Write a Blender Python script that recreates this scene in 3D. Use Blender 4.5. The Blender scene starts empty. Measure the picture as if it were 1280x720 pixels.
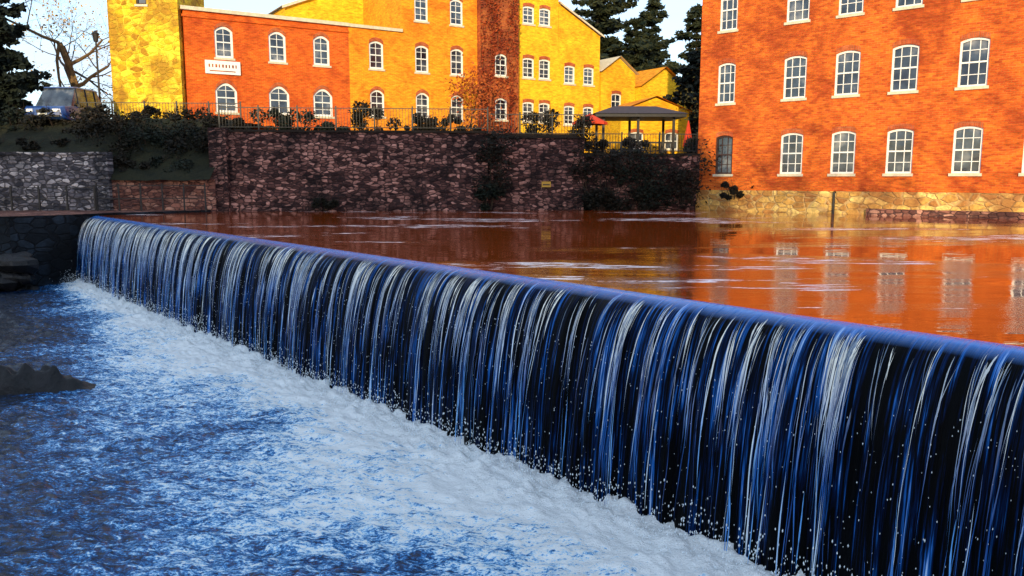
import bpy, math, random
import numpy as np
from mathutils import Vector, noise
random.seed(7); rng=np.random.default_rng(7)
scene=bpy.context.scene
scene.view_settings.view_transform='Standard'; scene.view_settings.look='None'; scene.view_settings.exposure=0

# ------------------------------------------------------------ helpers
class MB:
    def __init__(s): s.v=[];s.f=[];s.m=[];s.uv=[]
    def face(s,pts,mat=0):
        i=len(s.v); pts=[Vector(p) for p in pts]; s.v.extend(pts)
        s.f.append(tuple(range(i,i+len(pts)))); s.m.append(mat)
        n=Vector((0,0,0))
        for k in range(len(pts)):
            a=pts[k];b=pts[(k+1)%len(pts)]
            n+=a.cross(b)
        if n.length>1e-12: n.normalize()
        if abs(n.z)>.75:
            s.uv.extend((p.x,p.y) for p in pts)
        else:
            t=Vector((0,0,1)).cross(n); t.normalize()
            s.uv.extend((p.dot(t),p.z) for p in pts)
    def box(s,P,a0,a1,b0,b1,c0,c1,mat=0):
        q=lambda a,b,c:P(a,b,c)
        s.face([q(a0,b0,c1),q(a1,b0,c1),q(a1,b1,c1),q(a0,b1,c1)],mat)
        s.face([q(a1,b0,c0),q(a0,b0,c0),q(a0,b1,c0),q(a1,b1,c0)],mat)
        s.face([q(a0,b0,c0),q(a0,b0,c1),q(a0,b1,c1),q(a0,b1,c0)],mat)
        s.face([q(a1,b0,c1),q(a1,b0,c0),q(a1,b1,c0),q(a1,b1,c1)],mat)
        s.face([q(a0,b1,c1),q(a1,b1,c1),q(a1,b1,c0),q(a0,b1,c0)],mat)
        s.face([q(a0,b0,c0),q(a1,b0,c0),q(a1,b0,c1),q(a0,b0,c1)],mat)
    def tube(s,p0,p1,r0,r1,n=5,mat=0):
        p0=Vector(p0);p1=Vector(p1);d=(p1-p0)
        if d.length<1e-6:return
        d.normalize(); a=d.orthogonal().normalized(); b=d.cross(a)
        for k in range(n):
            t0=2*math.pi*k/n;t1=2*math.pi*(k+1)/n
            e0=a*math.cos(t0)+b*math.sin(t0);e1=a*math.cos(t1)+b*math.sin(t1)
            s.face([p0+e0*r0,p0+e1*r0,p1+e1*r1,p1+e0*r1],mat)
    def build(s,name,mats,parent=None,smooth=False):
        me=bpy.data.meshes.new(name)
        me.from_pydata([tuple(p) for p in s.v],[],s.f)
        for m in mats: me.materials.append(m)
        me.polygons.foreach_set('material_index',s.m)
        uvl=me.uv_layers.new(name='UVMap')
        uvl.data.foreach_set('uv',[c for u in s.uv for c in u])
        if smooth: me.polygons.foreach_set('use_smooth',[True]*len(s.f))
        ob=bpy.data.objects.new(name,me); scene.collection.objects.link(ob)
        if parent: ob.parent=parent
        return ob
def npmesh(name,verts,faces,mats,parent=None,smooth=False,uv=None,attr=None):
    me=bpy.data.meshes.new(name); me.from_pydata(verts.tolist(),[],faces.tolist())
    for m in mats: me.materials.append(m)
    if uv is not None:
        l=me.uv_layers.new(name='UVMap'); li=np.empty(len(me.loops),dtype=np.int32); me.loops.foreach_get('vertex_index',li)
        l.data.foreach_set('uv',uv[li].astype(np.float32).ravel())
    if attr:
        for k,a in attr.items():
            at=me.attributes.new(k,'FLOAT','POINT'); at.data.foreach_set('value',a.astype(np.float32))
    if smooth: me.polygons.foreach_set('use_smooth',[True]*len(me.polygons))
    ob=bpy.data.objects.new(name,me); scene.collection.objects.link(ob)
    if parent: ob.parent=parent
    return ob
def empty(name):
    e=bpy.data.objects.new(name,None); scene.collection.objects.link(e); return e
def frame(O,d):
    d=Vector((d[0],d[1],0)).normalized(); n=Vector((d.y,-d.x,0)); O=Vector((O[0],O[1],0))
    return lambda a,b,c: O+d*a+n*c+Vector((0,0,b))

# ------------------------------------------------------------ materials
def mat(name,base=(.5,.5,.5),rough=.8,spec=.5,metal=0):
    m=bpy.data.materials.new(name); m.use_nodes=True; nt=m.node_tree
    b=nt.nodes['Principled BSDF']; b.inputs['Base Color'].default_value=(*base,1)
    b.inputs['Roughness'].default_value=rough; b.inputs['Metallic'].default_value=metal
    b.inputs['Specular IOR Level'].default_value=spec
    return m,nt,b
def nd(nt,t,**k):
    n=nt.nodes.new(t)
    for a,v in k.items(): setattr(n,a,v)
    return n
def ramp(nt,src,stops):
    r=nt.nodes.new('ShaderNodeValToRGB'); e=r.color_ramp.elements
    while len(e)<len(stops): e.new(.5)
    for k,(p,c) in enumerate(stops):
        e[k].position=p; e[k].color=(*c,1) if len(c)==3 else c
    nt.links.new(src,r.inputs['Fac']); return r.outputs['Color']
def mapping(nt,out,scale,rot=(0,0,0)):
    m=nt.nodes.new('ShaderNodeMapping'); m.inputs['Scale'].default_value=scale; m.inputs['Rotation'].default_value=rot
    nt.links.new(out,m.inputs['Vector']); return m.outputs['Vector']
def noi(nt,vec,scale,detail=4,rough=.55,dist=0):
    n=nt.nodes.new('ShaderNodeTexNoise'); n.inputs['Scale'].default_value=scale; n.inputs['Detail'].default_value=detail
    n.inputs['Roughness'].default_value=rough; n.inputs['Distortion'].default_value=dist
    if vec: nt.links.new(vec,n.inputs['Vector'])
    return n.outputs['Fac']
def mixc(nt,fac,a,b,mode='MIX'):
    m=nt.nodes.new('ShaderNodeMix'); m.data_type='RGBA'; m.blend_type=mode
    for s,i in ((fac,0),(a,6),(b,7)):
        if isinstance(s,(int,float)): m.inputs[i].default_value=s
        elif isinstance(s,tuple): m.inputs[i].default_value=(*s,1)
        else: nt.links.new(s,m.inputs[i])
    return m.outputs[2]
def mth(nt,op,a,b=None,clamp=False):
    m=nt.nodes.new('ShaderNodeMath'); m.operation=op; m.use_clamp=clamp
    for s,i in ((a,0),(b,1)):
        if s is None: continue
        if isinstance(s,(int,float)): m.inputs[i].default_value=s
        else: nt.links.new(s,m.inputs[i])
    return m.outputs[0]
def bump(nt,b,h,dist,strength=1,prev=None):
    n=nt.nodes.new('ShaderNodeBump'); n.inputs['Distance'].default_value=dist; n.inputs['Strength'].default_value=strength
    nt.links.new(h,n.inputs['Height'])
    if prev: nt.links.new(prev,n.inputs['Normal'])
    if b: nt.links.new(n.outputs['Normal'],b.inputs['Normal'])
    return n.outputs['Normal']

def brick_mat(name,c1,c2,mortar,stain,bw=.27,rh=.095,stain_amt=.6,sr=(.42,.66)):
    m,nt,b=mat(name,rough=.88,spec=.2)
    tc=nd(nt,'ShaderNodeTexCoord'); br=nt.nodes.new('ShaderNodeTexBrick')
    nt.links.new(tc.outputs['UV'],br.inputs['Vector'])
    br.inputs['Scale'].default_value=1; br.inputs['Brick Width'].default_value=bw; br.inputs['Row Height'].default_value=rh
    br.inputs['Mortar Size'].default_value=.012; br.inputs['Mortar Smooth'].default_value=.3
    br.inputs['Color1'].default_value=(*c1,1); br.inputs['Color2'].default_value=(*c2,1); br.inputs['Mortar'].default_value=(*mortar,1)
    n1=noi(nt,tc.outputs['Object'],.45,7,.65,.6)
    f=ramp(nt,n1,[(sr[0],(0,0,0)),(sr[1],(stain_amt,)*3)])
    c=mixc(nt,f,br.outputs['Color'],stain)
    n2=noi(nt,mapping(nt,tc.outputs['Object'],(1.2,1.2,4)),2.2,5,.7)
    g=ramp(nt,n2,[(.3,(.58,.50,.45)),(.7,(1.28,1.28,1.28))])
    c=mixc(nt,1.0,c,g,'MULTIPLY')
    nt.links.new(c,b.inputs['Base Color'])
    bump(nt,b,mth(nt,'ADD',mth(nt,'MULTIPLY',br.outputs['Fac'],-1.0),n2),.012,.8)
    return m
def stone_mat(name,dark,mid,light,mortar,scale=2.6,mw=.05,asp=1.7,moss=None,mossr=(.45,.62)):
    m,nt,b=mat(name,rough=.9,spec=.2)
    tc=nd(nt,'ShaderNodeTexCoord'); vec=mapping(nt,tc.outputs['UV'],(1,asp,1))
    nz=nt.nodes.new('ShaderNodeTexNoise'); nz.inputs['Scale'].default_value=3; nt.links.new(vec,nz.inputs['Vector'])
    va=nt.nodes.new('ShaderNodeVectorMath'); va.operation='MULTIPLY_ADD'; nt.links.new(nz.outputs['Color'],va.inputs[0]); va.inputs[1].default_value=(.14,.14,0); nt.links.new(vec,va.inputs[2])
    v1=nd(nt,'ShaderNodeTexVoronoi',feature='F1'); v1.inputs['Scale'].default_value=scale; nt.links.new(va.outputs[0],v1.inputs['Vector'])
    v2=nd(nt,'ShaderNodeTexVoronoi',feature='DISTANCE_TO_EDGE'); v2.inputs['Scale'].default_value=scale; nt.links.new(va.outputs[0],v2.inputs['Vector'])
    for v in (v1,v2): v.inputs['Randomness'].default_value=.8
    sx=nt.nodes.new('ShaderNodeSeparateColor'); nt.links.new(v1.outputs['Color'],sx.inputs[0])
    c=ramp(nt,sx.outputs[0],[(0,dark),(.5,mid),(1,light)])
    n=noi(nt,tc.outputs['Object'],6,6,.7); c=mixc(nt,1.0,c,ramp(nt,n,[(.25,(.45,.45,.45)),(.7,(1.25,1.25,1.25))]),'MULTIPLY')
    e=ramp(nt,v2.outputs['Distance'],[(mw*.4,(1,1,1)),(mw*1.6,(0,0,0))])
    c=mixc(nt,e,c,mortar)
    big=noi(nt,tc.outputs['Object'],.5,6,.65,.5)
    c=mixc(nt,ramp(nt,big,[(mossr[0],(0,0,0)),(mossr[1],(.85,.85,.85))]),c,moss or tuple(x*.35 for x in dark))
    nt.links.new(c,b.inputs['Base Color'])
    bump(nt,b,mth(nt,'ADD',ramp(nt,v2.outputs['Distance'],[(0,(0,0,0)),(mw*2,(1,1,1))]),n),.04,1)
    return m
def noisy(name,c1,c2,scale=3,rough=.85,bd=.02,spec=.3,metal=0,detail=6):
    m,nt,b=mat(name,rough=rough,spec=spec,metal=metal)
    tc=nd(nt,'ShaderNodeTexCoord'); n=noi(nt,tc.outputs['Object'],scale,detail,.65)
    nt.links.new(ramp(nt,n,[(.3,c1),(.7,c2)]),b.inputs['Base Color'])
    if bd: bump(nt,b,n,bd)
    return m

M={}
M['brickR']=brick_mat('red_brick',(.84,.18,.018),(.52,.08,.013),(.58,.20,.045),(.26,.032,.010),stain_amt=.7,sr=(.43,.62))
M['brickO']=brick_mat('orange_brick',(.84,.15,.012),(.66,.09,.010),(.7,.22,.04),(.36,.038,.01),stain_amt=.7)
M['brickY']=brick_mat('yellow_brick',(.92,.56,.012),(.84,.46,.010),(.88,.62,.05),(.72,.24,.01),stain_amt=.6)
M['brickYo']=brick_mat('ochre_brick',(.88,.35,.010),(.78,.26,.010),(.85,.42,.04),(.62,.12,.01),stain_amt=.65,sr=(.48,.66))
M['brickT']=brick_mat('tower_brick',(.55,.14,.025),(.33,.06,.02),(.4,.17,.06),(.14,.025,.015),stain_amt=.85)
M['stoneY']=stone_mat('sunny_rubble',(.40,.19,.015),(.85,.52,.02),(.95,.70,.05),(.85,.6,.05),2.2,.05,1.5,(.32,.15,.02))
M['stoneF']=stone_mat('foundation_stone',(.4,.17,.05),(.75,.42,.10),(.9,.62,.2),(.6,.38,.15),1.9,.05,1.8,(.30,.12,.04))
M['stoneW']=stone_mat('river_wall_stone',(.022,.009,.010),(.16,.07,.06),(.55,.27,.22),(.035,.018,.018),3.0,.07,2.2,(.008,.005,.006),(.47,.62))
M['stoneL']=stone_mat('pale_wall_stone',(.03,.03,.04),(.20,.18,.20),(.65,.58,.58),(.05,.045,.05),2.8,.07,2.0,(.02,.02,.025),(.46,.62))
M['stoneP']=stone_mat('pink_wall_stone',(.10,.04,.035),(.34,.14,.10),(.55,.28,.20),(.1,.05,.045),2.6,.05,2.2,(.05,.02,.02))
M['weir']=stone_mat('wet_weir_stone',(.004,.006,.010),(.010,.014,.020),(.02,.03,.045),(.004,.005,.008),1.6,.04,1.6)
M['white']=noisy('white_paint',(.70,.70,.68),(.84,.83,.8),5,.55,.003)
M['darkpaint']=noisy('dark_paint',(.03,.015,.015),(.06,.03,.025),5,.6,.003)
M['iron']=noisy('black_iron',(.012,.012,.014),(.03,.026,.025),8,.5,.003)
M['sill']=noisy('sill_stone',(.5,.42,.3),(.7,.62,.45),4,.8,.01)
M['roof']=noisy('roof_slate',(.06,.05,.06),(.14,.11,.1),6,.8,.02)
M['arch']=brick_mat('arch_brick',(.42,.08,.02),(.55,.13,.04),(.4,.17,.08),(.3,.04,.02),.09,.3)
M['soil']=noisy('bank_soil',(.010,.007,.006),(.03,.02,.014),1.3,.95,.15)
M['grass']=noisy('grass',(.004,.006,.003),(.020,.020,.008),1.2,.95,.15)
M['asph']=noisy('asphalt',(.04,.04,.042),(.065,.062,.06),9,.9,.01)
M['bark']=noisy('bark',(.02,.014,.010),(.08,.05,.03),6,.95,.03)
M['barkS']=noisy('sunny_bark',(.10,.06,.03),(.25,.15,.07),6,.95,.03)  # lighter copy of the bark with sunlight painted into its colour
M['rock']=noisy('wet_rock',(.003,.004,.005),(.014,.013,.016),3,.45,.08,.3)
M['redcloth']=noisy('red_canvas',(.45,.03,.01),(.6,.06,.02),4,.8,.01)
def leafm(name,c1,c2):
    m,nt,b=mat(name,rough=.7,spec=.2)
    g=nt.nodes.new('ShaderNodeNewGeometry')
    nt.links.new(ramp(nt,g.outputs['Random Per Island'],[(0,c1),(1,c2)]),b.inputs['Base Color'])
    return m
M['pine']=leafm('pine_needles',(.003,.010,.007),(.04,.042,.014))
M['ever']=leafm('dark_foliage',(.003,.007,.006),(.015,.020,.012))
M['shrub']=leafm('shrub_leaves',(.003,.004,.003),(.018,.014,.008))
M['olive']=leafm('olive_leaves',(.05,.05,.01),(.25,.17,.02))
M['russet']=leafm('russet_leaves',(.22,.035,.01),(.5,.12,.02))
M['ivy']=leafm('ivy_leaves',(.10,.012,.006),(.42,.07,.015))
M['gold']=leafm('gold_leaves',(.35,.17,.02),(.6,.36,.04))
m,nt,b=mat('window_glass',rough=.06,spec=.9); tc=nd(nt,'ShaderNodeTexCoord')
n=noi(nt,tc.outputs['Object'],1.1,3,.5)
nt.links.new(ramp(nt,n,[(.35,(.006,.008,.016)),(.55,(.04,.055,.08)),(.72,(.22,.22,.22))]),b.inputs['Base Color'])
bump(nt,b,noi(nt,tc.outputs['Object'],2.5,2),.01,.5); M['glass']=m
# ---- upper water
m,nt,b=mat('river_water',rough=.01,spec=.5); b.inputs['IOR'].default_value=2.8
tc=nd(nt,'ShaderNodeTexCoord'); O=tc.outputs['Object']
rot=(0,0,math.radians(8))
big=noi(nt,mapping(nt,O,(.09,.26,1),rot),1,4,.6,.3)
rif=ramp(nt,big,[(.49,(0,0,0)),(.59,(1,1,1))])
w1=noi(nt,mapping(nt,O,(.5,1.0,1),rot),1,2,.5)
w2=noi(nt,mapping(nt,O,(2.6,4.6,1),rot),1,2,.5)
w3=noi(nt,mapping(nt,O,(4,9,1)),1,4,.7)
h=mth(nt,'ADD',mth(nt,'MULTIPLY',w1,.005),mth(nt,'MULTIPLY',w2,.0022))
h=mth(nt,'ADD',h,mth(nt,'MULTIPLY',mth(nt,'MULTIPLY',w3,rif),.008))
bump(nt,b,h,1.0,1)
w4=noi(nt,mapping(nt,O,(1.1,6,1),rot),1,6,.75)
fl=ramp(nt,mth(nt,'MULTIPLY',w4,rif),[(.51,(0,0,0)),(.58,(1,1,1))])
nt.links.new(mixc(nt,fl,(.26,.040,.002),(.95,.88,.92)),b.inputs['Base Color'])  # silty brown plus orange building reflection painted into the base colour
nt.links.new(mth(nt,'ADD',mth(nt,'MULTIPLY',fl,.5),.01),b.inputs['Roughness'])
M['water']=m
# ---- lower water
m,nt,b=mat('tailwater',rough=.1,spec=.5); b.inputs['IOR'].default_value=1.4
tc=nd(nt,'ShaderNodeTexCoord'); O=tc.outputs['Object']
at=nd(nt,'ShaderNodeAttribute',attribute_name='foam_shade')
wr=(0,0,math.radians(15))
a1=noi(nt,mapping(nt,O,(2.0,4.4,2),wr),1,7,.75,.6)
a2=noi(nt,mapping(nt,O,(7,16,6),wr),1,5,.75,.3)
a3=noi(nt,mapping(nt,O,(24,46,20),wr),1,3,.7)
tot=mth(nt,'ADD',mth(nt,'MULTIPLY',a1,.34),mth(nt,'MULTIPLY',a2,.40))
tot=mth(nt,'ADD',tot,mth(nt,'MULTIPLY',a3,.26))
tot=mth(nt,'ADD',mth(nt,'MULTIPLY',mth(nt,'SUBTRACT',tot,.5),3.6),.5)
tot=mth(nt,'ADD',tot,mth(nt,'MULTIPLY',mth(nt,'SUBTRACT',at.outputs['Fac'],.5),.82))
col=ramp(nt,tot,[(.20,(.002,.008,.022)),(.40,(.004,.05,.18)),(.54,(.03,.26,.66)),(.66,(.45,.76,1)),(.78,(.97,1,1))])  # blue steps of water and foam have sky light painted in
nt.links.new(col,b.inputs['Base Color'])
nt.links.new(ramp(nt,tot,[(.4,(.07,)*3),(.7,(.3,)*3)]),b.inputs['Roughness'])
bump(nt,b,tot,.03,1)
M['tail']=m
# ---- falling sheet
m,nt,b=mat('falling_water',rough=.12,spec=.5)
tc=nd(nt,'ShaderNodeTexCoord'); U=tc.outputs['UV']
sp=nt.nodes.new('ShaderNodeSeparateXYZ'); nt.links.new(U,sp.inputs[0]); V=sp.outputs['Y']
s1=noi(nt,mapping(nt,U,(8,.35,1)),1,5,.7,.25)
s2=noi(nt,mapping(nt,U,(34,.7,1)),1,3,.6)
s3=noi(nt,mapping(nt,U,(1.7,.3,1)),1,2,.5)
st=mth(nt,'ADD',mth(nt,'MULTIPLY',s1,.55),mth(nt,'MULTIPLY',s2,.45))
st=mth(nt,'ADD',st,mth(nt,'MULTIPLY',mth(nt,'SUBTRACT',s3,.5),.25))
depthk=nd(nt,'ShaderNodeMapRange'); nt.links.new(V,depthk.inputs[0]); depthk.inputs[1].default_value=1.3; depthk.inputs[2].default_value=3.9; depthk.inputs[3].default_value=.0; depthk.inputs[4].default_value=-.025
st2=mth(nt,'ADD',st,depthk.outputs[0])
topm=nd(nt,'ShaderNodeMapRange'); nt.links.new(V,topm.inputs[0]); topm.inputs[1].default_value=.82; topm.inputs[2].default_value=1.0
cw=ramp(nt,st2,[(.48,(.0005,.001,.002)),(.54,(.001,.010,.05)),(.60,(.015,.14,.5)),(.68,(.6,.8,1))])
cw=mixc(nt,topm.outputs[0],(.003,.15,.55),cw)  # blue lip band: sky reflection painted into the colour
nt.links.new(cw,b.inputs['Base Color'])
nt.links.new(mixc(nt,topm.outputs[0],(.06,.06,.06),(.4,.4,.4)),b.inputs['Roughness'])
spr=nd(nt,'ShaderNodeMapRange'); nt.links.new(topm.outputs[0],spr.inputs[0]); spr.inputs[3].default_value=.6; spr.inputs[4].default_value=.05
nt.links.new(spr.outputs[0],b.inputs['Specular IOR Level'])
bump(nt,b,st,.03,.9)
M['fall']=m
m,nt,b=mat('water_strands',rough=.18,spec=.8)
g=nt.nodes.new('ShaderNodeNewGeometry'); hh=nd(nt,'ShaderNodeAttribute',attribute_name='fallen')
cb=ramp(nt,g.outputs['Random Per Island'],[(0,(.003,.02,.12)),(.5,(.010,.13,.5)),(.8,(.15,.48,1)),(1,(.85,.95,1))])
ct=ramp(nt,g.outputs['Random Per Island'],[(0,(.015,.07,.20)),(.35,(.25,.34,.45)),(.65,(.95,.92,.82)),(1,(1,.97,.85))])  # cream upper strands: glints and warm reflection painted into the colour
nt.links.new(mixc(nt,ramp(nt,hh.outputs['Fac'],[(.28,(0,0,0)),(.68,(1,1,1))]),ct,cb),b.inputs['Base Color'])
M['strand']=m
M['spray'],nt,b=mat('white_spray',(.9,.97,1),.5)

# ------------------------------------------------------------ camera, light
cam=bpy.data.cameras.new('camera'); co=bpy.data.objects.new('camera',cam); scene.collection.objects.link(co)
cam.sensor_width=36; cam.lens=28.1; cam.clip_end=3000; cam.clip_start=.1
co.location=(0,0,0); co.rotation_euler=(math.radians(90-7.85),0,0); scene.camera=co
sd=Vector((-.12,-1,.22)).normalized()
sun=bpy.data.lights.new('sun','SUN'); so=bpy.data.objects.new('sun',sun); scene.collection.objects.link(so)
sun.energy=5.0; sun.angle=math.radians(.5); sun.color=(1,.80,.46)
so.rotation_euler=sd.to_track_quat('Z','Y').to_euler(); so.location=(20,-60,40)
w=bpy.data.worlds.new('World'); scene.world=w; w.use_nodes=True; nt=w.node_tree
sky=nt.nodes.new('ShaderNodeTexSky'); sky.sky_type='NISHITA'; sky.sun_disc=False
sky.sun_elevation=math.asin(sd.z); sky.sun_rotation=math.atan2(sd.x,sd.y); sky.air_density=1.0; sky.dust_density=.8; sky.ozone_density=2.5
tc=nt.nodes.new('ShaderNodeTexCoord')
cn=noi(nt,mapping(nt,tc.outputs['Generated'],(1.2,1.2,5)),1.6,6,.6,.4)
sc=mixc(nt,ramp(nt,cn,[(.36,(.1,.1,.1)),(.58,(.9,.9,.9))]),sky.outputs[0],(2.35,2.8,3.35))
nt.links.new(sc,nt.nodes['Background'].inputs[0]); nt.nodes['Background'].inputs[1].default_value=.38

# ------------------------------------------------------------ facade kit
ZUP=-1.75; ZLO=-4.75
def archz(a,a0,a1,b1,h):
    m=(a0+a1)/2; return b1-h*((a-m)/((a1-a0)/2))**2
def facade(mb,P,L,z0,z1,ops,mat=0,rev=.16):
    xs=sorted({0,L}|{o[0] for o in ops}|{o[1] for o in ops}); zs=sorted({z0,z1}|{o[2] for o in ops}|{o[3] for o in ops})
    for i in range(len(xs)-1):
        for j in range(len(zs)-1):
            cx=(xs[i]+xs[i+1])/2;cz=(zs[j]+zs[j+1])/2
            if any(o[0]<cx<o[1] and o[2]<cz<o[3] for o in ops): continue
            mb.face([P(xs[i],zs[j],0),P(xs[i+1],zs[j],0),P(xs[i+1],zs[j+1],0),P(xs[i],zs[j+1],0)],mat)
    for o in ops:
        a0,a1,b0,b1=o[:4]; h=o[4]; N=8
        A=[a0+(a1-a0)*k/N for k in range(N+1)]; Z=[archz(a,a0,a1,b1,h) for a in A]
        if h>0:
            for k in range(N):
                mb.face([P(A[k],Z[k],0),P(A[k+1],Z[k+1],0),P(A[k+1],b1,0),P(A[k],b1,0)],mat)
        for k in range(N): mb.face([P(A[k],Z[k],0),P(A[k],Z[k],-rev),P(A[k+1],Z[k+1],-rev),P(A[k+1],Z[k+1],0)],mat)
        mb.face([P(a0,b0,0),P(a0,b0,-rev),P(a0,Z[0],-rev),P(a0,Z[0],0)],mat)
        mb.face([P(a1,b0,-rev),P(a1,b0,0),P(a1,Z[-1],0),P(a1,Z[-1],-rev)],mat)
        mb.face([P(a0,b0,0),P(a1,b0,0),P(a1,b0,-rev),P(a0,b0,-rev)],mat)
def window(mb,P,o,cols=3,rows=4,rev=.16,fr=0,gl=1,sl=2,ar=3,fw=.085):
    a0,a1,b0,b1,h=o[:5]; N=8
    A=[a0+(a1-a0)*k/N for k in range(N+1)]; Z=[archz(a,a0,a1,b1,h) for a in A]
    cg=-rev+.02; cf=-rev+.09
    mb.face([P(a0,b0,cg),P(a1,b0,cg)]+[P(A[k],Z[k],cg) for k in range(N,-1,-1)],gl)
    for k in range(N):
        mb.face([P(A[k],Z[k]-fw*1.2,cf),P(A[k+1],Z[k+1]-fw*1.2,cf),P(A[k+1],Z[k+1],cf),P(A[k],Z[k],cf)],fr)
        mb.face([P(A[k],Z[k]-fw*1.2,cf),P(A[k],Z[k]-fw*1.2,cg),P(A[k+1],Z[k+1]-fw*1.2,cg),P(A[k+1],Z[k+1]-fw*1.2,cf)],fr)
    mb.box(P,a0,a0+fw,b0,Z[0]-.02,cg,cf+.002,fr); mb.box(P,a1-fw,a1,b0,Z[-1]-.02,cg,cf+.002,fr)
    mb.box(P,a0+fw,a1-fw,b0,b0+fw,cg,cf+.002,fr)
    mid=b0+(b1-b0)*.5; mb.box(P,a0+fw,a1-fw,mid-.035,mid+.035,cg,cf-.01,fr)
    for c in range(1,cols):
        a=a0+(a1-a0)*c/cols; mb.box(P,a-.016,a+.016,b0+fw,archz(a,a0,a1,b1,h)-fw,cg,cf-.03,fr)
    for r in range(1,rows):
        if abs(r/rows-.5)<.01: continue
        z=b0+(b1-b0)*r/rows; mb.box(P,a0+fw,a1-fw,z-.016,z+.016,cg,cf-.032,fr)
    mb.box(P,a0-.08,a1+.08,b0-.13,b0-.002,-.02,.07,sl)
    for k in range(N):
        q=[P(A[k],Z[k]+.01,.02),P(A[k+1],Z[k+1]+.01,.02),P(A[k+1],Z[k+1]+.24,.02),P(A[k],Z[k]+.24,.02)]
        mb.face(q,ar)
        mb.face([q[3],q[2],P(A[k+1],Z[k+1]+.24,0),P(A[k],Z[k]+.24,0)],ar)
WM=lambda fr='white':[M[fr],M['glass'],M['sill'],M['arch']]
def shell(mb,P,L,z0,z1,D,mat=0,roof=1):
    mb.face([P(0,z0,-D),P(0,z0,0),P(0,z1,0),P(0,z1,-D)],mat)
    mb.face([P(L,z0,0),P(L,z0,-D),P(L,z1,-D),P(L,z1,0)],mat)
    mb.face([P(L,z0,-D),P(0,z0,-D),P(0,z1,-D),P(L,z1,-D)],mat)
    mb.face([P(0,z1,0),P(L,z1,0),P(L,z1,-D),P(0,z1,-D)],roof)

# ---- right mill
root=empty('brick_mill_building')
P=frame((10.2,44.5),(.744,-.667)); L=27
ta=[1.56,5.27,7.83,10.4,13.2,15.9,18.6,21.3,24.0]
ops=[];
for bz,hh_ in ((.2,2.05),(3.94,2.08),(7.68,2.08),(11.4,1.9)):
    for i,t in enumerate(ta):
        wd=1.0 if i==0 else 1.16
        ops.append((t-wd/2,t+wd/2,bz,bz+hh_,.13))
mb=MB(); facade(mb,P,L,-.65,14.6,ops); shell(mb,P,L,-.65,14.6,16)
mb.box(P,-.2,L+.2,14.602,14.9,-16.2,.25,1)
mb.build('walls',[M['brickR'],M['roof']],root)
mw=MB(); md=MB()
for k,o in enumerate(ops):
    window(md if k==0 else mw,P,o)
mw.build('windows',WM(),root); md.build('dark_framed_window',WM('darkpaint'),root)  # first window is built like the rest, with a darker frame
mb=MB(); mb.box(P,-.05,L,-3.5,-.652,-15.9,.10,0); mb.box(P,9.2,L,-3.4,-1.45,.102,.38,1)
mb.build('stone_foundation',[M['stoneF'],M['stoneP']],root)
mb=MB(); mb.tube(P(7.6,-.7,.2),P(7.6,-2,.2),.06,.06,8); mb.tube(P(7.6,-.7,.2),P(7.6,-.7,-.1),.06,.06,8); mb.build('drain_pipe',[M['iron']],root,True)

# ---- left buildings
d2=(.847,.532); Z0=1.0
root=empty('orange_brick_building'); P=frame((-19.75,49.77),d2); L=10.4
ops=[]
for t in (0,3.3,6.2):
    t+=2.3; ops.append((t-.55,t+.55,7.35,9.25,.3)); ops.append((t-.66,t+.66,4.05,5.85,.5))
mb=MB(); facade(mb,P,L,Z0,10.0,ops); shell(mb,P,L,Z0,10.0,12)
mb.box(P,-.15,L,10.002,10.22,-12.1,.18,2); mb.box(P,-.1,L,9.6,9.75,.003,.08,0)
mb.build('walls',[M['brickO'],M['roof'],M['sill']],root)
mw=MB(); 
for o in ops: window(mw,P,o,2,4,fw=.13)
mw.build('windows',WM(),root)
mb=MB(); mb.box(P,1.1,3.2,6.35,7.15,.05,.12,0)
for i in range(9):
    a=1.3+i*.2; mb.box(P,a,a+random.uniform(.07,.13),6.74,6.93,.121,.126,1)
mb.box(P,1.35,2.9,6.50,6.56,.121,.126,1); mb.build('banner_sign',[M['white'],M['brickT']],root)
root=empty('yellow_brick_building'); mb=MB(); mw=MB()
def sec(P,L,zt,wins,D,m,zb=Z0):
    facade(mb,P,L,zb,zt,wins,m); shell(mb,P,L,zb,zt,D,m,4)
    for o in wins: window(mw,P,o,2,4,fw=.11)
def sub(t): return frame((-19.75+(t+2.3)*.847,49.77+(t+2.3)*.532),d2)
R=lambda t0,lst,rows:[(t-t0-.52,t-t0+.52,z,z+h,a) for t in lst for z,h,a in rows]
r3=[(4.2,1.8,.3),(7.4,1.85,.2),(10.9,1.8,.2)]
sec(sub(8.1),3.9,10.0,R(8.1,[10.06],r3[:2]),12,1)
mb.box(sub(8.1),0,3.9,10.002,10.2,-12,.15,3)
sec(sub(12.0),6.0,15.5,R(12,[13.5,16.3],r3),12,1)
TP=frame(sub(18.0)(0,0,.5).xy,d2)
sec(TP,3.3,17,R(18,[19.75],[(4.3,1.6,.2),(7.5,1.6,.2)]),8,2)
sec(sub(21.4),3.9,14.8,R(21.4,[22.5,24.0],[(4.3,1.5,.1),(7.6,1.5,.1),(11.6,1.3,.1)]),11,0)
Q=sub(25.31)
sec(Q,4.1,11.0,R(25.31,[26.4,28.3],[(4.2,1.5,.1),(7.4,1.4,.1)]),11,0)
mb.face([Q(0,11,0),Q(4.1,11,0),Q(4.1,11.3,0),Q(0,13.4,0)],0)
mb.face([Q(-.1,13.5,.35),Q(4.3,11.3,.35),Q(4.3,11.3,-11),Q(-.1,13.5,-11)],3)
mb.face([Q(-.1,13.35,.35),Q(4.3,11.15,.35),Q(4.3,11.3,.35),Q(-.1,13.5,.35)],3)
Q=frame(sub(6.0)(0,0,-7).xy,d2)
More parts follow.
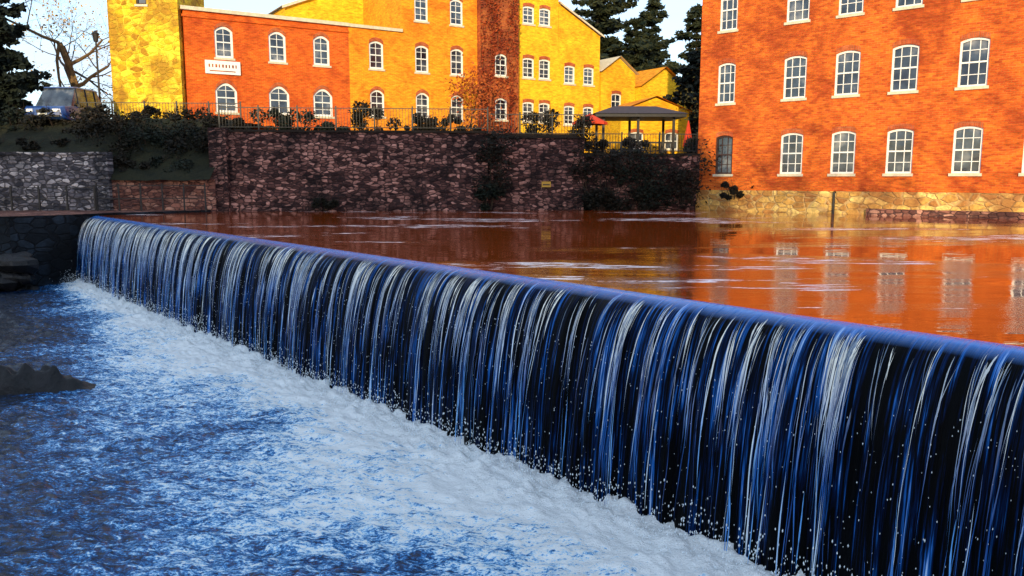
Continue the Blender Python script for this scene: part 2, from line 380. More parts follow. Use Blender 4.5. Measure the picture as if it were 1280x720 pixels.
mb.face([Q(0,8,0),Q(9,8,0),Q(9,16,0),Q(0,12.3,0)],0); mb.face([Q(-.3,12.3,.3),Q(9,16.1,.3),Q(9,16.1,-6),Q(-.3,12.3,-6)],3)
mb.face([Q(-.3,12.1,.3),Q(9,15.9,.3),Q(9,16.1,.3),Q(-.3,12.3,.3)],3)
mb.face([Q(0,8,-6),Q(0,8,0),Q(0,12.3,0),Q(0,12.3,-6)],0)
mb.build('walls',[M['brickY'],M['brickYo'],M['brickT'],M['sill'],M['roof']],root); mw.build('windows',WM(),root)
root=empty('yellow_annex_building'); mb=MB(); mw=MB()
def gab(P,L,zt,rise,D,wins,rm=3):
    facade(mb,P,L,0,zt,wins,0); shell(mb,P,L,0,zt,D,0,rm)
    mb.face([P(0,zt+.002,0),P(L,zt+.002,0),P(L*.5,zt+rise,0)],0)
    mb.face([P(-.2,zt-.05,.3),P(L*.5,zt+rise+.1,.3),P(L*.5,zt+rise+.1,-D),P(-.2,zt-.05,-D)],rm)
    mb.face([P(L+.2,zt-.05,.3),P(L*.5,zt+rise+.1,.3),P(L*.5,zt+rise+.1,-D),P(L+.2,zt-.05,-D)],rm)
    for o in wins: window(mw,P,o,2,2)
gab(sub(29.6),3.6,8.6,1.2,8,R(0,[1.6],[(5.6,1.3,.1)]),4)
gab(frame(sub(33.3)(0,0,.6).xy,d2),5.2,7.6,1.6,9,R(0,[1.6,3.6],[(5.0,1.3,.1)]),1)
gab(frame((7.6,57),(.97,.24)),5.2,4.7,.9,6,R(0,[1.2,3.9],[(2.0,1.2,.1)]),1)
mb.build('walls',[M['brickY'],M['brickYo'],M['brickT'],M['brickO'],M['sill']],root); mw.build('windows',WM(),root)
root=empty('stone_tower'); P=frame((-24.0,49.2),(1,.05)); ops=[(1.7,2.3,10.2,11.6,.3)]
mb=MB(); facade(mb,P,4.1,1,15.5,ops); shell(mb,P,4.1,1,15.5,5); mb.box(P,-.15,4.25,15.502,15.8,-5.1,.15,1)
mb.build('walls',[M['stoneY'],M['roof']],root); mw=MB(); window(mw,P,ops[0],1,2); mw.build('window',WM('darkpaint'),root)
root=empty('added_shadow_mill'); P=frame((.1,-40),(-1,0)); L=37  # added mill, unseen behind the camera, placed to shade weir and river wall
ops=[(a,a+1.2,z,z+2.1,.15) for a in np.arange(2,34,3.3).tolist() for z in (1.5,5.3,9.1,12.9,16.7)]
mb=MB(); facade(mb,P,L,-1.5,20.9,ops); shell(mb,P,L,-1.5,20.9,14); mb.build('walls',[M['brickR'],M['roof']],root)
mw=MB()
for o in ops: window(mw,P,o)
mw.build('windows',WM(),root)

# ------------------------------------------------------------ ground & banks
mb=MB(); mb.face([(-900,-900,-6.2),(900,-900,-6.2),(900,900,-6.2),(-900,900,-6.2)]); mb.build('ground',[M['soil']])
def prism(mb,poly,z0,z1,ms=0,mt=0):
    n=len(poly)
    for i in range(n):
        a=poly[i];b=poly[(i+1)%n]
        mb.face([(*a,z0),(*b,z0),(*b,z1),(*a,z1)],ms)
    mb.face([(*p,z1) for p in poly],mt)
mb=MB()
prism(mb,[(-15.3,42.6),(3.5,44.0),(3.5,75),(-15.3,75)],-6,2.35,0,1)
prism(mb,[(3.5,44.0),(10.6,44.6),(20,54),(20,75),(3.5,75)],-6,1.2,0,1)
prism(mb,[(-900,75),(900,75),(900,900),(-900,900)],-6,2.3,0,0)
prism(mb,[(20,56),(900,56),(900,75),(20,75)],-6,1.0,0,0)
mb.build('bank_terrace',[M['soil'],M['asph']])
nx,ny=120,60
X=np.linspace(-90,-15.3,nx)[None,:].repeat(ny,0); Yt=np.linspace(0,1,ny)[:,None].repeat(nx,1)
y0=40.7+(X+20.5)*.02; Y=y0+Yt**1.6*34
wall_top=np.where(X<-20.6,1.1,-.15)
Z=wall_top+(3.2-wall_top)*np.clip((Y-y0)/4.0,0,1)
for i in range(ny):
    for j in range(nx):
        Z[i,j]+=.18*noise.noise((X[i,j]*.8,Y[i,j]*.8,0))
V=np.stack([X,Y,Z],-1).reshape(-1,3)
idx=np.arange(nx*ny).reshape(ny,nx)
F=np.stack([idx[:-1,:-1],idx[:-1,1:],idx[1:,1:],idx[1:,:-1]],-1).reshape(-1,4)
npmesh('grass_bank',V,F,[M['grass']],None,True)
mb=MB(); prism(mb,[(11.3,1.0),(120,1.0),(120,-120),(-60,-120),(-60,-36),(1,-34),(1,-15),(9,-12)],-6,-1.3,0,1); mb.build('near_bank',[M['soil'],M['grass']])

# ------------------------------------------------------------ river walls
def wall(name,p0,p1,z0,z1,mt,th=.5,cope=True):
    root=empty(name); d=(p1[0]-p0[0],p1[1]-p0[1]); L=math.hypot(*d); P=frame(p0,d)
    mb=MB(); N=max(2,int(L/.25)); H=max(2,int((z1-z0)/.2))
    def j(a,b):
        q=P(a,b,0); return .06*noise.noise((q.x*2.2,q.y*2.2,q.z*3.6))
    for i in range(N):
        for k in range(H):
            a0,a1=L*i/N,L*(i+1)/N;b0,b1=z0+(z1-z0)*k/H,z0+(z1-z0)*(k+1)/H
            mb.face([P(a0,b0,j(a0,b0)),P(a1,b0,j(a1,b0)),P(a1,b1,j(a1,b1)),P(a0,b1,j(a0,b1))])
    mb.face([P(0,z1,0),P(L,z1,0),P(L,z1,-th),P(0,z1,-th)]); mb.face([P(0,z0,0),P(0,z1,0),P(0,z1,-th),P(0,z0,-th)]); mb.face([P(L,z0,0),P(L,z1,0),P(L,z1,-th),P(L,z0,-th)])
    ob=mb.build('masonry',[mt],root)
    uv=ob.data.uv_layers[0].data; dd=Vector(d).normalized()
    for lp in ob.data.loops:
        v=ob.data.vertices[lp.vertex_index].co; uv[lp.index].uv=(v.x*dd.x+v.y*dd.y,v.z)
    if cope:
        mb=MB(); a=0
        while a<L-.1:
            l=min(random.uniform(.7,1.2),L-a); mb.box(P,a+.006,a+l-.006,z1+.002,z1+.12+random.uniform(-.02,.02),-th,.08+random.uniform(-.02,.02)); a+=l
        mb.build('coping',[M['soil'] if mt is M['stoneW'] else mt],root)
    return P,L
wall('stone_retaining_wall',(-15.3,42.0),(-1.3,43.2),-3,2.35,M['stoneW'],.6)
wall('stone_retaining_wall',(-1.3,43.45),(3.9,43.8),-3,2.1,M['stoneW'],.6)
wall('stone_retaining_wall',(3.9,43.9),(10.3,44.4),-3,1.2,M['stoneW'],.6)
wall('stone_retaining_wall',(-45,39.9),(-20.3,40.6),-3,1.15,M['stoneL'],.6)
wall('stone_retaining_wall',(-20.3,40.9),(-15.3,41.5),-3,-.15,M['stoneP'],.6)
mb=MB(); P=frame((-15.6,42.0),(1,.02)); mb.box(P,0,.9,-3,2.55,-.3,.35); mb.build('stone_buttress',[M['stoneW']])
def fence(name,p0,p1,z,h,sp=1.9,pick=.16,rails=(.12,.95)):
    d=(p1[0]-p0[0],p1[1]-p0[1]); L=math.hypot(*d); P=frame(p0,d); mb=MB(); n=max(1,round(L/sp))
    for i in range(n+1):
        a=L*i/n; mb.box(P,a-.035,a+.035,z,z+h*1.05,-.035,.035)
    for r in rails: mb.box(P,0,L,z+h*r-.02,z+h*r+.02,-.015,.015)
    if pick:
        a=pick
        while a<L:
            mb.box(P,a-.009,a+.009,z+h*rails[0],z+h*rails[-1],-.009,.009); a+=pick
    mb.build(name,[M['iron']])
fence('iron_railing_fence',(-15.2,42.3),(-1.3,43.5),2.48,1.2)
fence('iron_railing_fence',(-1.3,43.7),(3.9,44.1),2.24,1.2)
fence('iron_railing_fence',(3.9,44.2),(10.2,44.7),1.33,1.1)
fence('iron_railing_fence',(-24,45.3),(-15.3,46.0),3.1,1.1)
fence('iron_railing_fence',(-45,39.2),(-20.6,39.7),-1.6,1.15,1.35,None,(.5,.97))
fence('iron_railing_fence',(-20.6,39.9),(-15.6,40.9),-1.7,1.35,.95,None,(.5,.97))

mb=MB()
prism(mb,[(-60,34.2),(-21.6,34.4),(-19.9,36.0),(-19.3,37.4),(-17.0,40.0),(-15.5,41.3),(-60,41.3)],-6,-1.64,0,1)
mb.build('weir_abutment',[M['weir'],M['stoneP']])
mb=MB()
for i in range(60):
    x=random.uniform(-34,-20.3); y=34.2-abs(random.gauss(0,.7)); z=random.uniform(-4.9,-3.6)*1.0; r=random.uniform(.25,.8)
    if y<33.2: z=-4.8
    lat=8;lon=10;pts=[]
    for a in range(lat+1):
        row=[]
        for b_ in range(lon):
            th=math.pi*a/lat;ph=2*math.pi*b_/lon
            v=Vector((math.sin(th)*math.cos(ph)*1.3,math.sin(th)*math.sin(ph),math.cos(th)*.7))
            k=1+.45*noise.noise(v*1.3+Vector((i*7,0,0)))+.15*noise.noise(v*4+Vector((i*7,0,0))); row.append(Vector((x,y,z))+v*r*k)
        pts.append(row)
    for a in range(lat):
        for b_ in range(lon): mb.face([pts[a][b_],pts[a+1][b_],pts[a+1][(b_+1)%lon],pts[a][(b_+1)%lon]])
mb.build('bank_rocks',[M['rock']])
nx,ny=90,30; mbv=[];
for i in range(ny):
    for j in range(nx):
        u=j/(nx-1)*2-1;v=i/(ny-1)*2-1
        x=-12.4+u*3.0; y=17.0+v*.4+u*.9
        h=(1-u**4)*(1-v*v)*.6*(1+.9*noise.noise((x*1.4,y*2,3))+.5*noise.noise((x*5,y*5,3)))-.12
        mbv.append((x,y,ZLO+h))
idx=np.arange(nx*ny).reshape(ny,nx); F=np.stack([idx[:-1,:-1],idx[:-1,1:],idx[1:,1:],idx[1:,:-1]],-1).reshape(-1,4)
npmesh('river_rock',np.array(mbv),F,[M['rock']],None,True)

# ------------------------------------------------------------ weir + water
C0=Vector((-19.4,37.0,0)); D=Vector((.646,-.763,0)).normalized(); Nn=Vector((D.y,-D.x,0))
if Nn.x>0: Nn=-Nn
LW=49.0
WP=lambda a,z,c: C0+D*a+Nn*c+Vector((0,0,z))
mb=MB()
prof=[(-1.6,-6),(-1.6,-2.05),(-.1,-2.02),(.0,-2.1),(.06,-2.9),(.18,-2.95),(.22,-3.9),(.38,-3.95),(.42,-6)]
NA=160
for i in range(NA):
    a0=LW*i/NA;a1=LW*(i+1)/NA
    for k in range(len(prof)-1):
        j=lambda a,c,z: WP(a,z,c+.06*noise.noise((a*1.3,z*1.5,1)))
        (c0,z0),(c1,z1)=prof[k],prof[k+1]
        mb.face([j(a0,c0,z0),j(a0,c1,z1),j(a1,c1,z1),j(a1,c0,z0)])
mb.build('weir_wall',[M['weir']])
nz=lambda *p: noise.noise(p)
na=1300
ts=np.concatenate([np.linspace(0,.16,8),np.linspace(.19,.80,20)])
A=np.linspace(0,LW,na)
VD=2.1
vel=np.array([2.05+.3*nz(a*.5,0,0)+.4*nz(a*2.5,5,0) for a in A])
dip=np.array([.012*nz(a*1.2,9,0)+.008*nz(a*5,2,0) for a in A])
LIP=.05; LC=.24
def zfall(t): return 4.9*t*t+.62*t*(1-.6*t)
Vv=[];UV=[]
lipc=np.linspace(-LC,0,8)[:-1]
for c in lipc:
    k=(c+LC)/LC
    for i,a in enumerate(A):
        Vv.append(WP(a,ZUP+.006-LIP*k**2.0+dip[i]*k,c)); UV.append((a,c+.9))
for t in ts:
    for i,a in enumerate(A):
        rip=t*(.14*nz(a*4.5,t*1.5,3)+.08*nz(a*14,t*2,4))
        c=vel[i]/VD*(1-math.exp(-VD*t))+rip; z=ZUP+.006-LIP+dip[i]-zfall(t)
        Vv.append(WP(a,z,c)); UV.append((a,.9+c*.5+4.9*t*t))
nr=len(lipc)+len(ts); idx=np.arange(nr*na).reshape(nr,na)
F=np.stack([idx[:-1,:-1],idx[1:,:-1],idx[1:,1:],idx[:-1,1:]],-1).reshape(-1,4)
wf=empty('waterfall')
npmesh('water_sheet',np.array([tuple(p) for p in Vv]),F,[M['fall']],wf,True,uv=np.array(UV))
vs=[];fs=[];fa=[]
cl=[]; a=0
while a<LW:
    cl.append((a,random.uniform(.3,1.7)*(1 if random.random()>.28 else .10))); a+=random.uniform(.05,.30)
for ca,wt in cl:
    k=.72+.7*nz(ca*.9,0,7)+.6*nz(ca*2.6,0,2)
    if ca<15: k+=.3
    n_=int(max(0,k)*wt*28)
    csl=random.gauss(0,.10)
    for s in range(n_):
        a=ca+random.gauss(0,.055)
        if a<0 or a>LW: continue
        v=float(np.interp(a,A,vel))*random.uniform(1.0,1.08)
        wd=random.choice((.002,.003,.004,.005,.007,.011))*random.uniform(.7,1.2)
        if random.random()<.64: t0=random.uniform(.0,.16); t1=t0+random.uniform(.12,.5)
        else: t0=random.uniform(.25,.6); t1=t0+random.uniform(.08,.35)
        t1=min(.8,t1); sg=12; dr=random.gauss(0,.06)+csl; ph=random.uniform(0,99); cv=random.uniform(.1,1.0)
        b0=len(vs)
        for k_ in range(sg+1):
            f=k_/sg; t=t0+(t1-t0)*f
            tw=wd*(math.sin(math.pi*(.02+.96*f))**1.1)*(1+.9*nz(ph,f*7,0))
            aa=ca+(a-ca)*(1-cv*min(1,t/.45))+dr*t+.12*t*nz(ph,t*5,3); c=v/VD*(1-math.exp(-VD*t))+.03+.18*t*abs(nz(ph,2,t)); z=ZUP-LIP+.012-zfall(t)
            vs+= [WP(aa-tw,z,c),WP(aa,z+tw*.5,c+tw*.9),WP(aa+tw,z,c)]; fa+=[t/.8]*3
            if k_<sg:
                q=b0+k_*3; fs+=[(q,q+3,q+4,q+1),(q+1,q+4,q+5,q+2)]
npmesh('water_strands',np.array([tuple(p) for p in vs]),np.array(fs),[M['strand']],wf,True,attr={'fallen':np.array(fa)})
vs=[];fs=[]
for s in range(20000):
    a=random.uniform(0,LW); r=random.uniform(.003,.011)
    if random.random()<.8:
        h=abs(random.gauss(0,.25))*(1+1.2*max(0,nz(a*3,0,0))); c=1.0+random.gauss(.1,.3)
        z=ZLO+h
    else:
        t=random.uniform(.3,.78); c=.95*(1-math.exp(-VD*t))+random.gauss(.09,.05); z=ZUP-LIP-zfall(t); r*=.6
    p=WP(a,z,c); b0=len(vs)
    for q in ((1,0,0),(-1,0,0),(0,1,0),(0,-1,0),(0,0,2.4),(0,0,-2.4)): vs.append(p+Vector(q)*r)
    for q in ((0,2,4),(2,1,4),(1,3,4),(3,0,4),(2,0,5),(1,2,5),(3,1,5),(0,3,5)): fs.append([b0+x for x in q])
npmesh('spray_droplets',np.array([tuple(p) for p in vs]),np.array(fs),[M['spray']],wf,True)
q0=WP(-1,ZUP,-LC+.05);q1=WP(LW+1,ZUP,-LC+.05)
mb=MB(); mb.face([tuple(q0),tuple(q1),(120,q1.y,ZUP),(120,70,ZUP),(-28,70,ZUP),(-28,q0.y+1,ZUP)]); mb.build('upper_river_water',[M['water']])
nx,ny=480,440
xs=np.linspace(0,1,nx); ys=np.linspace(0,1,ny)
V=[];foam_shade=[]
for v in ys:
    y=5.5+31.5*v**1.35
    xl=-.72*y-2; 
    aw=(C0.y-y)/.763; xr=C0.x+aw*.646+.9
    for u in xs:
        x=xl+(xr-xl)*u
        dd=(x-C0.x)*Nn.x+(y-C0.y)*Nn.y-.9
        along=(x-C0.x)*D.x+(y-C0.y)*D.y
        e=max(dd,0)
        edge=.8*nz(along*.5,dd*.2,0)+.5*nz(along*1.6,dd,1)
        f=.90*math.exp(-max(0,e+edge*.8)/1.2)+.46*math.exp(-(e/9.5)**2)+.18*math.exp(-e/16)
        f+=.30*nz(along*.35,dd*.22,5)+.14*nz(along*1.1,dd*.8,6)
        f+=-.6*max(0,min(1,(-x-.42*y-1.6)/4))  # left side of pool: shadow painted by lowering the foam value
        h=.06*nz(x*1.0,y*1.8,0)+.07*nz(x*2.6,y*4.6,1)+.035*nz(x*6,y*11,2)
        h+=math.exp(-e/.8)*(.20*abs(nz(along*2.4,dd*3,4))+.12*abs(nz(along*6,dd*6,4)))
        V.append((x,y,ZLO+h)); foam_shade.append(f)
idx=np.arange(nx*ny).reshape(ny,nx); F=np.stack([idx[:-1,:-1],idx[:-1,1:],idx[1:,1:],idx[1:,:-1]],-1).reshape(-1,4)
npmesh('lower_river_water',np.array(V),F,[M['tail']],None,True,attr={'foam_shade':np.array(foam_shade)})
mb=MB(); mb.face([(-200,-100,ZLO-.18),(12,-100,ZLO-.18),(12,3,ZLO-.18),(-18,38,ZLO-.18),(-200,38,ZLO-.18)]); mb.build('river_pool_water',[M['tail']])

# ------------------------------------------------------------ vegetation
def bare_tree(name,base,H,mt,leaf=None,nleaf=0,seed=0,spread=.6,depth=5,r0=None,size=.09):
    rnd=random.Random(seed); mb=MB(); tips=[]; lv=MB()
    def br(p,d,l,r,dep):
        sg=4; 
        for k in range(sg):
            d=(d+Vector((rnd.gauss(0,.12),rnd.gauss(0,.12),rnd.gauss(.03,.08)))).normalized()
            q=p+d*l/sg; r1=r*(1-.14); mb.tube(p,q,r,r1,6 if dep>3 else 3); p=q; r=r1
            if dep>0 and k>=1:
                for _ in range(1 if k<3 else 2):
                    s=Vector((rnd.gauss(0,1),rnd.gauss(0,1),rnd.gauss(.15,.5))).normalized()
                    br(p,(d*(1-spread)+s*spread*1.1).normalized(),l*rnd.uniform(.55,.78),r*.6,dep-1)
        if dep<=2: tips.append(p)
    br(Vector(base),Vector((0,0,1)),H*.38,r0 or H*.022,depth)
    root=empty(name); mb.build('trunk_and_branches',[mt],root)
    if leaf:
        for _ in range(nleaf):
            p=rnd.choice(tips)+Vector((rnd.gauss(0,.3),rnd.gauss(0,.3),rnd.gauss(0,.3))); s=size*rnd.uniform(.6,1.4)
            a=Vector((rnd.gauss(0,1),rnd.gauss(0,1),rnd.gauss(0,1))).normalized(); b=a.orthogonal().normalized()
            lv.face([p-a*s,p+b*s*.6,p+a*s,p-b*s*.6])
        lv.build('foliage',[leaf],root)
def clump(lv,c,rad,n,size,rnd,flat=.7):
    for _ in range(n):
        v=Vector((rnd.gauss(0,1),rnd.gauss(0,1),rnd.gauss(0,1))).normalized()*rad*rnd.uniform(.35,1)**.6
        v.z*=flat; p=c+v; s=size*rnd.uniform(.5,1.4)
        a=Vector((rnd.gauss(0,1),rnd.gauss(0,1),rnd.gauss(0,.7))).normalized(); b=a.orthogonal().normalized()
        lv.face([p-a*s,p+b*s*.55,p+a*s,p-b*s*.55])
def pine(name,base,H,W,mt,seed,leafmat,cs=.22,n=26,start=.22):
    rnd=random.Random(seed); mb=MB(); lv=MB(); base=Vector(base)
    mb.tube(base,base+Vector((0,0,H*.97)),H*.02,.03,7)
    z=start*H
    while z<H*.99:
        f=(z-start*H)/(H*(1-start)); R=W*(1-f)**.75*(1+.25*rnd.gauss(0,1))*(.55+.6*min(1,f*4))
        k=rnd.randint(4,7); 
        for i in range(k):
            an=rnd.uniform(0,6.28); l=max(.35,R*rnd.uniform(.55,1.15)); d=Vector((math.cos(an),math.sin(an),rnd.uniform(.0,.35)))
            p0=base+Vector((0,0,z)); p1=p0+d*l; mb.tube(p0,p1,.06,.015,3)
            m_=max(1,int(l/.6))
            for q in range(m_+1):
                if q==0 and m_>1: continue
                c=p0+d*l*(q/m_); clump(lv,c,.32+.18*l*.4,n,cs,rnd,.5)
        z+=H*.045*rnd.uniform(.6,1.2)
    root=empty(name); mb.build('trunk_and_limbs',[M['bark']],root); lv.build('needles',[leafmat],root)
def shrub(name,base,w,d,h,leafmat,seed,n=1500,size=.11):
    rnd=random.Random(seed); lv=MB(); mb=MB(); b=Vector(base)
    nc=max(6,int(w*5))
    for i in range(nc):
        c=b+Vector((rnd.uniform(-w/2,w/2),rnd.uniform(-d/2,d/2),rnd.uniform(.1,1)**1.0*h*.85)); mb.tube(b+Vector(((c.x-b.x)*.6,0,0)),c,.03,.01,3)
        clump(lv,c,h*.26*rnd.uniform(.6,1.5),int(n/nc),size,rnd,.8)
        for _ in range(3):
            e=c+Vector((rnd.gauss(0,.35),rnd.gauss(0,.2),rnd.uniform(.1,.7))); mb.tube(c,e,.014,.005,3)
    root=empty(name); mb.build('stems',[M['bark']],root); lv.build('leaves',[leafmat],root)
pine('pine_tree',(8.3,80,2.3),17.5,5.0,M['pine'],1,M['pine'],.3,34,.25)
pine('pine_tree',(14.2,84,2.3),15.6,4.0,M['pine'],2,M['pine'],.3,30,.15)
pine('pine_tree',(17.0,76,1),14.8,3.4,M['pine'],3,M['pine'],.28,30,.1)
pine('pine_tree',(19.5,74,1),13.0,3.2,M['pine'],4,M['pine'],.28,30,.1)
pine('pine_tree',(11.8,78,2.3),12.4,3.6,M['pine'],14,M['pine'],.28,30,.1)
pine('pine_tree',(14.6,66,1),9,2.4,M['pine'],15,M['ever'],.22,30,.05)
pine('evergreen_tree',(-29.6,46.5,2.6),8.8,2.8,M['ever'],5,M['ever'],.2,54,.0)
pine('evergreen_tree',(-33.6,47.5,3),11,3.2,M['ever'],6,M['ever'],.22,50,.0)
bare_tree('bare_tree',(-27.2,52,3.0),14.5,M['barkS'],M['gold'],500,11,.6,5)
bare_tree('bare_tree',(-31.5,60,3.0),14,M['bark'],M['gold'],700,12,.6,5)
bare_tree('climbing_tree',(-3.0,57.4,2.3),7.2,M['bark'],M['russet'],900,21,.75,5,.08,.11)
bare_tree('bare_tree',(4.6,-18,-1.3),20,M['bark'],M['shrub'],1200,31,.6,5,.3,.16)
bare_tree('bare_tree',(13.9,53.5,1.1),7,M['bark'],M['olive'],500,22,.6,4,.1,.10)
# ivy on the brick tower
rnd=random.Random(77); lv=MB(); mb=MB()
for v_ in range(9):
    a=rnd.uniform(.1,3.2); z=1.5
    while z<14.5:
        a2=min(3.28,max(.02,a+rnd.gauss(0,.18))); z2=z+rnd.uniform(.3,.6)
        mb.tube(TP(a,z,.03),TP(a2,z2,.03),.02,.015,3)
        for _ in range(int(16*(1-.3*z/14))):
            q=(a2+rnd.gauss(0,.2),z2+rnd.gauss(0,.22)); 
            if not(0<q[0]<3.3): continue
            if 1.15<q[0]<2.4 and (4.2<q[1]<6.0 or 7.4<q[1]<9.2): continue
            p=TP(q[0],q[1],rnd.uniform(.03,.14)); s=rnd.uniform(.05,.11); a_=Vector((rnd.gauss(0,1),rnd.gauss(0,.4),rnd.gauss(0,1))).normalized(); b_=a_.orthogonal().normalized()
            lv.face([p-a_*s,p+b_*s*.8,p+a_*s,p-b_*s*.8])
        a,z=a2,z2
root=empty('climbing_ivy'); mb.build('vines',[M['bark']],root); lv.build('leaves',[M['ivy']],root)
sh=[((-18.6,43,.4),3.8,1.4,2.6),((-16.4,43.0,.6),3,1.3,2.5),((-20.8,42.6,1.0),2.6,1.4,2.6),((-23.5,43.6,1.9),3.8,1.4,1.9),((-27,43.6,2.0),3.4,1.5,1.9),((-26,44.2,2.6),2.2,1,1.1),((-21.5,44.8,2.9),3.5,1,1.0),
((-19.6,41.6,-.2),2,.8,1.3),((-17.4,41.9,-.2),2.6,.8,1.3),((-29.5,42.8,1.4),3,1,2),((-24.8,41.6,1.1),4,.8,.9),((-18.4,45,2.2),4.5,1,1.6),
((-12.5,44.4,2.2),3.2,1,1.5),((-7.6,45,2.2),2.2,1,1.9),((-3.5,44.6,2.2),3.4,1,1.3),((-1.2,43.2,-.9),1.7,.6,3.4),((-1.4,43.0,-1.7),1.3,.5,1.5),((1.6,45,2.0),2.0,1,1.7),((3.4,44.4,1.6),1.6,.9,1.8),
((4.8,43.7,-1.4),2.6,.7,3.2),((7.2,43.8,-1.4),2.8,.7,3.0),((9.4,44.0,-1.4),2.2,.6,3.2),((6.0,43.6,-1.9),4,.5,1.5),((6.0,45.3,1.0),3,.8,1.2),((10.0,45.6,1.2),1.5,.9,1.7),((12.0,42.6,-1.1),1.8,.5,.9),((-9.8,42.2,-1.7),1.2,.4,.7),((-5.2,44.8,2.3),1.3,1,.8),((-10,44.6,2.2),1.5,1,.9),((-15,43.4,2.2),1.8,1,1.2)]
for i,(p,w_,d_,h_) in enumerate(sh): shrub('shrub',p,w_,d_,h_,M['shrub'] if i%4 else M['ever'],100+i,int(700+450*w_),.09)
rnd=random.Random(5); lv=MB()
for i in range(150): clump(lv,Vector((rnd.uniform(-120,90),rnd.uniform(105,125),rnd.uniform(2,7))),3,45,.6,rnd)
lv.build('distant_tree_line',[M['olive']])

# ------------------------------------------------------------ vehicles, pavilion, small things
import bmesh
def car(name,loc,rz,body,glassm,L=4.4,W=1.86,H=1.75):
    root=empty(name); root.location=loc; root.rotation_euler=(0,0,rz)
    def loft(nm,secs,mt,bev=.06):
        bm=bmesh.new(); rings=[]
        for x,hw0,hw1,z0,z1 in secs:
            rings.append([bm.verts.new(p) for p in ((x,-hw0,z0),(x,hw0,z0),(x,hw1,z1),(x,-hw1,z1))])
        for a,b in zip(rings[:-1],rings[1:]):
            for k in range(4): bm.faces.new([a[k],a[(k+1)%4],b[(k+1)%4],b[k]])
        bm.faces.new(rings[0][::-1]); bm.faces.new(rings[-1]); bmesh.ops.recalc_face_normals(bm,faces=bm.faces)
        bmesh.ops.bevel(bm,geom=list(bm.edges),offset=bev,segments=3,affect='EDGES',profile=.6)
        me=bpy.data.meshes.new(nm); bm.to_mesh(me); me.materials.append(mt); me.polygons.foreach_set('use_smooth',[True]*len(me.polygons))
        o=bpy.data.objects.new(nm,me); scene.collection.objects.link(o); o.parent=root
    h=W/2; l=L/2
    loft('body',[(-l,h*.9,h*.84,.38,.85),(-l+.25,h,h*.93,.25,.98),(-.9,h,h*.95,.24,1.04),(1.0,h,h*.95,.24,1.04),(l-.2,h,h*.94,.25,1.0),(l,h*.92,h*.88,.4,.9)],body)
    loft('cabin_glass',[(-1.35,h*.88,h*.86,.95,1.02),(-.62,h*.9,h*.74,.95,H-.08),(1.6,h*.9,h*.74,.95,H-.08),(l-.12,h*.88,h*.8,.95,1.1)],glassm,.03)
    loft('roof',[(-.72,h*.74,h*.70,H-.10,H-.03),(-.4,h*.77,h*.70,H-.10,H),(1.5,h*.77,h*.70,H-.10,H),(1.75,h*.74,h*.68,H-.12,H-.04)],body,.02)
    mb=MB()
    for x in (-l+.85,l-.85):
        for y in (-h+.05,h-.05):
            s=1 if y>0 else -1; mb.tube((x,y-.18*s,.34),(x,y+.03*s,.34),.34,.34,20,0); mb.tube((x,y+.03*s,.34),(x,y+.035*s,.34),.34,.02,20,0); mb.tube((x,y+.036*s,.34),(x,y+.04*s,.34),.2,.02,12,1)
    mb.build('wheels',[M['iron'],M['white']],root,True)
    mb=MB(); P=lambda a,b,c:Vector((-l-c,a,b))
    for s in (-1,1): mb.box(P,s*h*.62-.17,s*h*.62+.17,.66,.8,-.1,.03,0)
    mb.box(P,-.35,.35,.6,.76,-.1,.02,1); mb.box(P,-h*.8,h*.8,.38,.48,-.1,.05,1); mb.box(P,-.25,.25,.48,.59,-.1,.055,0)
    for s in (-1,1): mb.box(lambda a,b,c:Vector((-.75+c,s*h*.98+a,b)),-.06*1,.14 if s>0 else .06,1.0,1.16,-.05,.05,1)
    for x in (-.62,.3,1.2):
        for s in (-1,1): mb.tube((x,s*h*.9,1.0),(x+.05,s*h*.755,H-.08),.035,.03,5,1)
    mb.build('lights_and_trim',[M['white'],M['iron']],root)
navy,nt_,b_=mat('navy_car_paint',(.012,.05,.2),.3,.6); b_.inputs['Coat Weight'].default_value=.6
car('parked_car',(-25.0,45.9,2.85),math.radians(88),navy,M['glass'],4.6,2.3,2.15)
root=empty('riverside_pavilion'); mb=MB(); P=frame((5.0,47.2),(1,.05)); W_=4.9;Dp=3.2
for a in (.35,2.4,W_-.4):
    for c in (-.3,-Dp+.3): mb.box(P,a-.07,a+.07,1.2,3.55,c-.07,c+.07)
mb.box(P,-.2,W_+.2,3.5,3.68,-Dp-.2,.25)
e=[P(-.3,3.683,.35),P(W_+.3,3.683,.35),P(W_+.3,3.683,-Dp-.3),P(-.3,3.683,-Dp-.3)]; r=[P(1.2,4.25,-Dp/2),P(W_-1.2,4.25,-Dp/2)]
mb.face([e[0],e[1],r[1],r[0]],1);mb.face([e[1],e[2],r[1]],1);mb.face([e[2],e[3],r[0],r[1]],1);mb.face([e[3],e[0],r[0]],1)
mb.box(P,.3,W_-.3,2.0,2.1,-.35,-.25)
for k in range(14): mb.box(P,.45+k*.3,.5+k*.3,1.3,2.0,-.32,-.28)
mb.build('frame_and_roof',[M['iron'],M['darkpaint']],root)
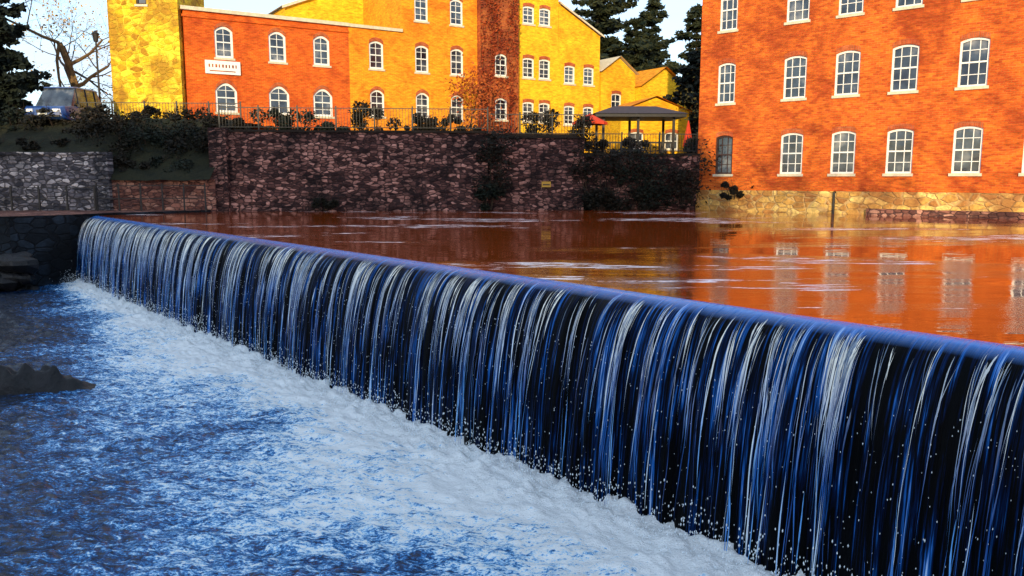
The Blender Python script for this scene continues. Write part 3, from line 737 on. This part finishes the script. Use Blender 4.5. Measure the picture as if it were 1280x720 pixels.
def umbrella(loc,H,R,closed):
    root=empty('patio_umbrella'); mb=MB(); p=Vector(loc); mb.tube(p,p+Vector((0,0,H)),.03,.03,8,1); mb.tube(p,p+Vector((0,0,.08)),.25,.22,10,1)
    n=8; top=p+Vector((0,0,H))
    for k in range(n):
        t0=6.283*k/n;t1=6.283*(k+1)/n; tm=(t0+t1)/2
        a=top+Vector((math.cos(t0)*R,math.sin(t0)*R,-(.5 if not closed else 1.5))); b=top+Vector((math.cos(t1)*R,math.sin(t1)*R,-(.5 if not closed else 1.5)))
        m_=(a+b)/2+Vector((-math.cos(tm)*R*.12,-math.sin(tm)*R*.12,.03)); mb.face([top,a,m_],0); mb.face([top,m_,b],0)
        mb.face([a,a-Vector((0,0,.14)),m_-Vector((0,0,.14)),m_],0); mb.face([m_,m_-Vector((0,0,.14)),b-Vector((0,0,.14)),b],0)
    mb.build('canopy_and_pole',[M['redcloth'],M['iron']],root)
umbrella((4.4,46.0,1.2),2.4,1.0,False); umbrella((10.1,46.6,1.2),2.2,.3,True)
root=empty('picnic_table'); mb=MB(); P=frame((3.7,45.4),(1,.1)); mb.box(P,0,1.6,1.93,1.98,-.75,0); 
for c in (.35,-1.1): mb.box(P,0,1.6,1.62,1.67,c-.25,c)
for a in (.2,1.4): mb.tube(P(a,1.2,.3),P(a,1.93,-.2),.04,.04,4); mb.tube(P(a,1.2,-1.05),P(a,1.93,-.55),.04,.04,4); mb.box(P,a-.03,a+.03,1.56,1.62,-1.3,.3)
mb.build('boards',[M['bark']],root)
yel,_,_=mat('yellow_sign_paint',(.45,.24,.02),.6)
mb=MB(); P=frame((1.6,43.6),(1,.06)); mb.box(P,0,.5,-.5,-.2,0,.05,0); mb.box(P,.06,.44,-.40,-.34,.051,.055,1); mb.build('warning_sign',[yel,M['iron']])
mb=MB(); p=Vector((-24.4,48.4,2.9)); mb.tube(p,p+Vector((0,0,5)),.07,.05,8); mb.tube(p+Vector((0,0,5)),p+Vector((0,0,5.45)),.12,.2,8); mb.tube(p+Vector((0,0,5.45)),p+Vector((0,0,5.65)),.24,.02,8); mb.build('street_lamp',[M['iron']])
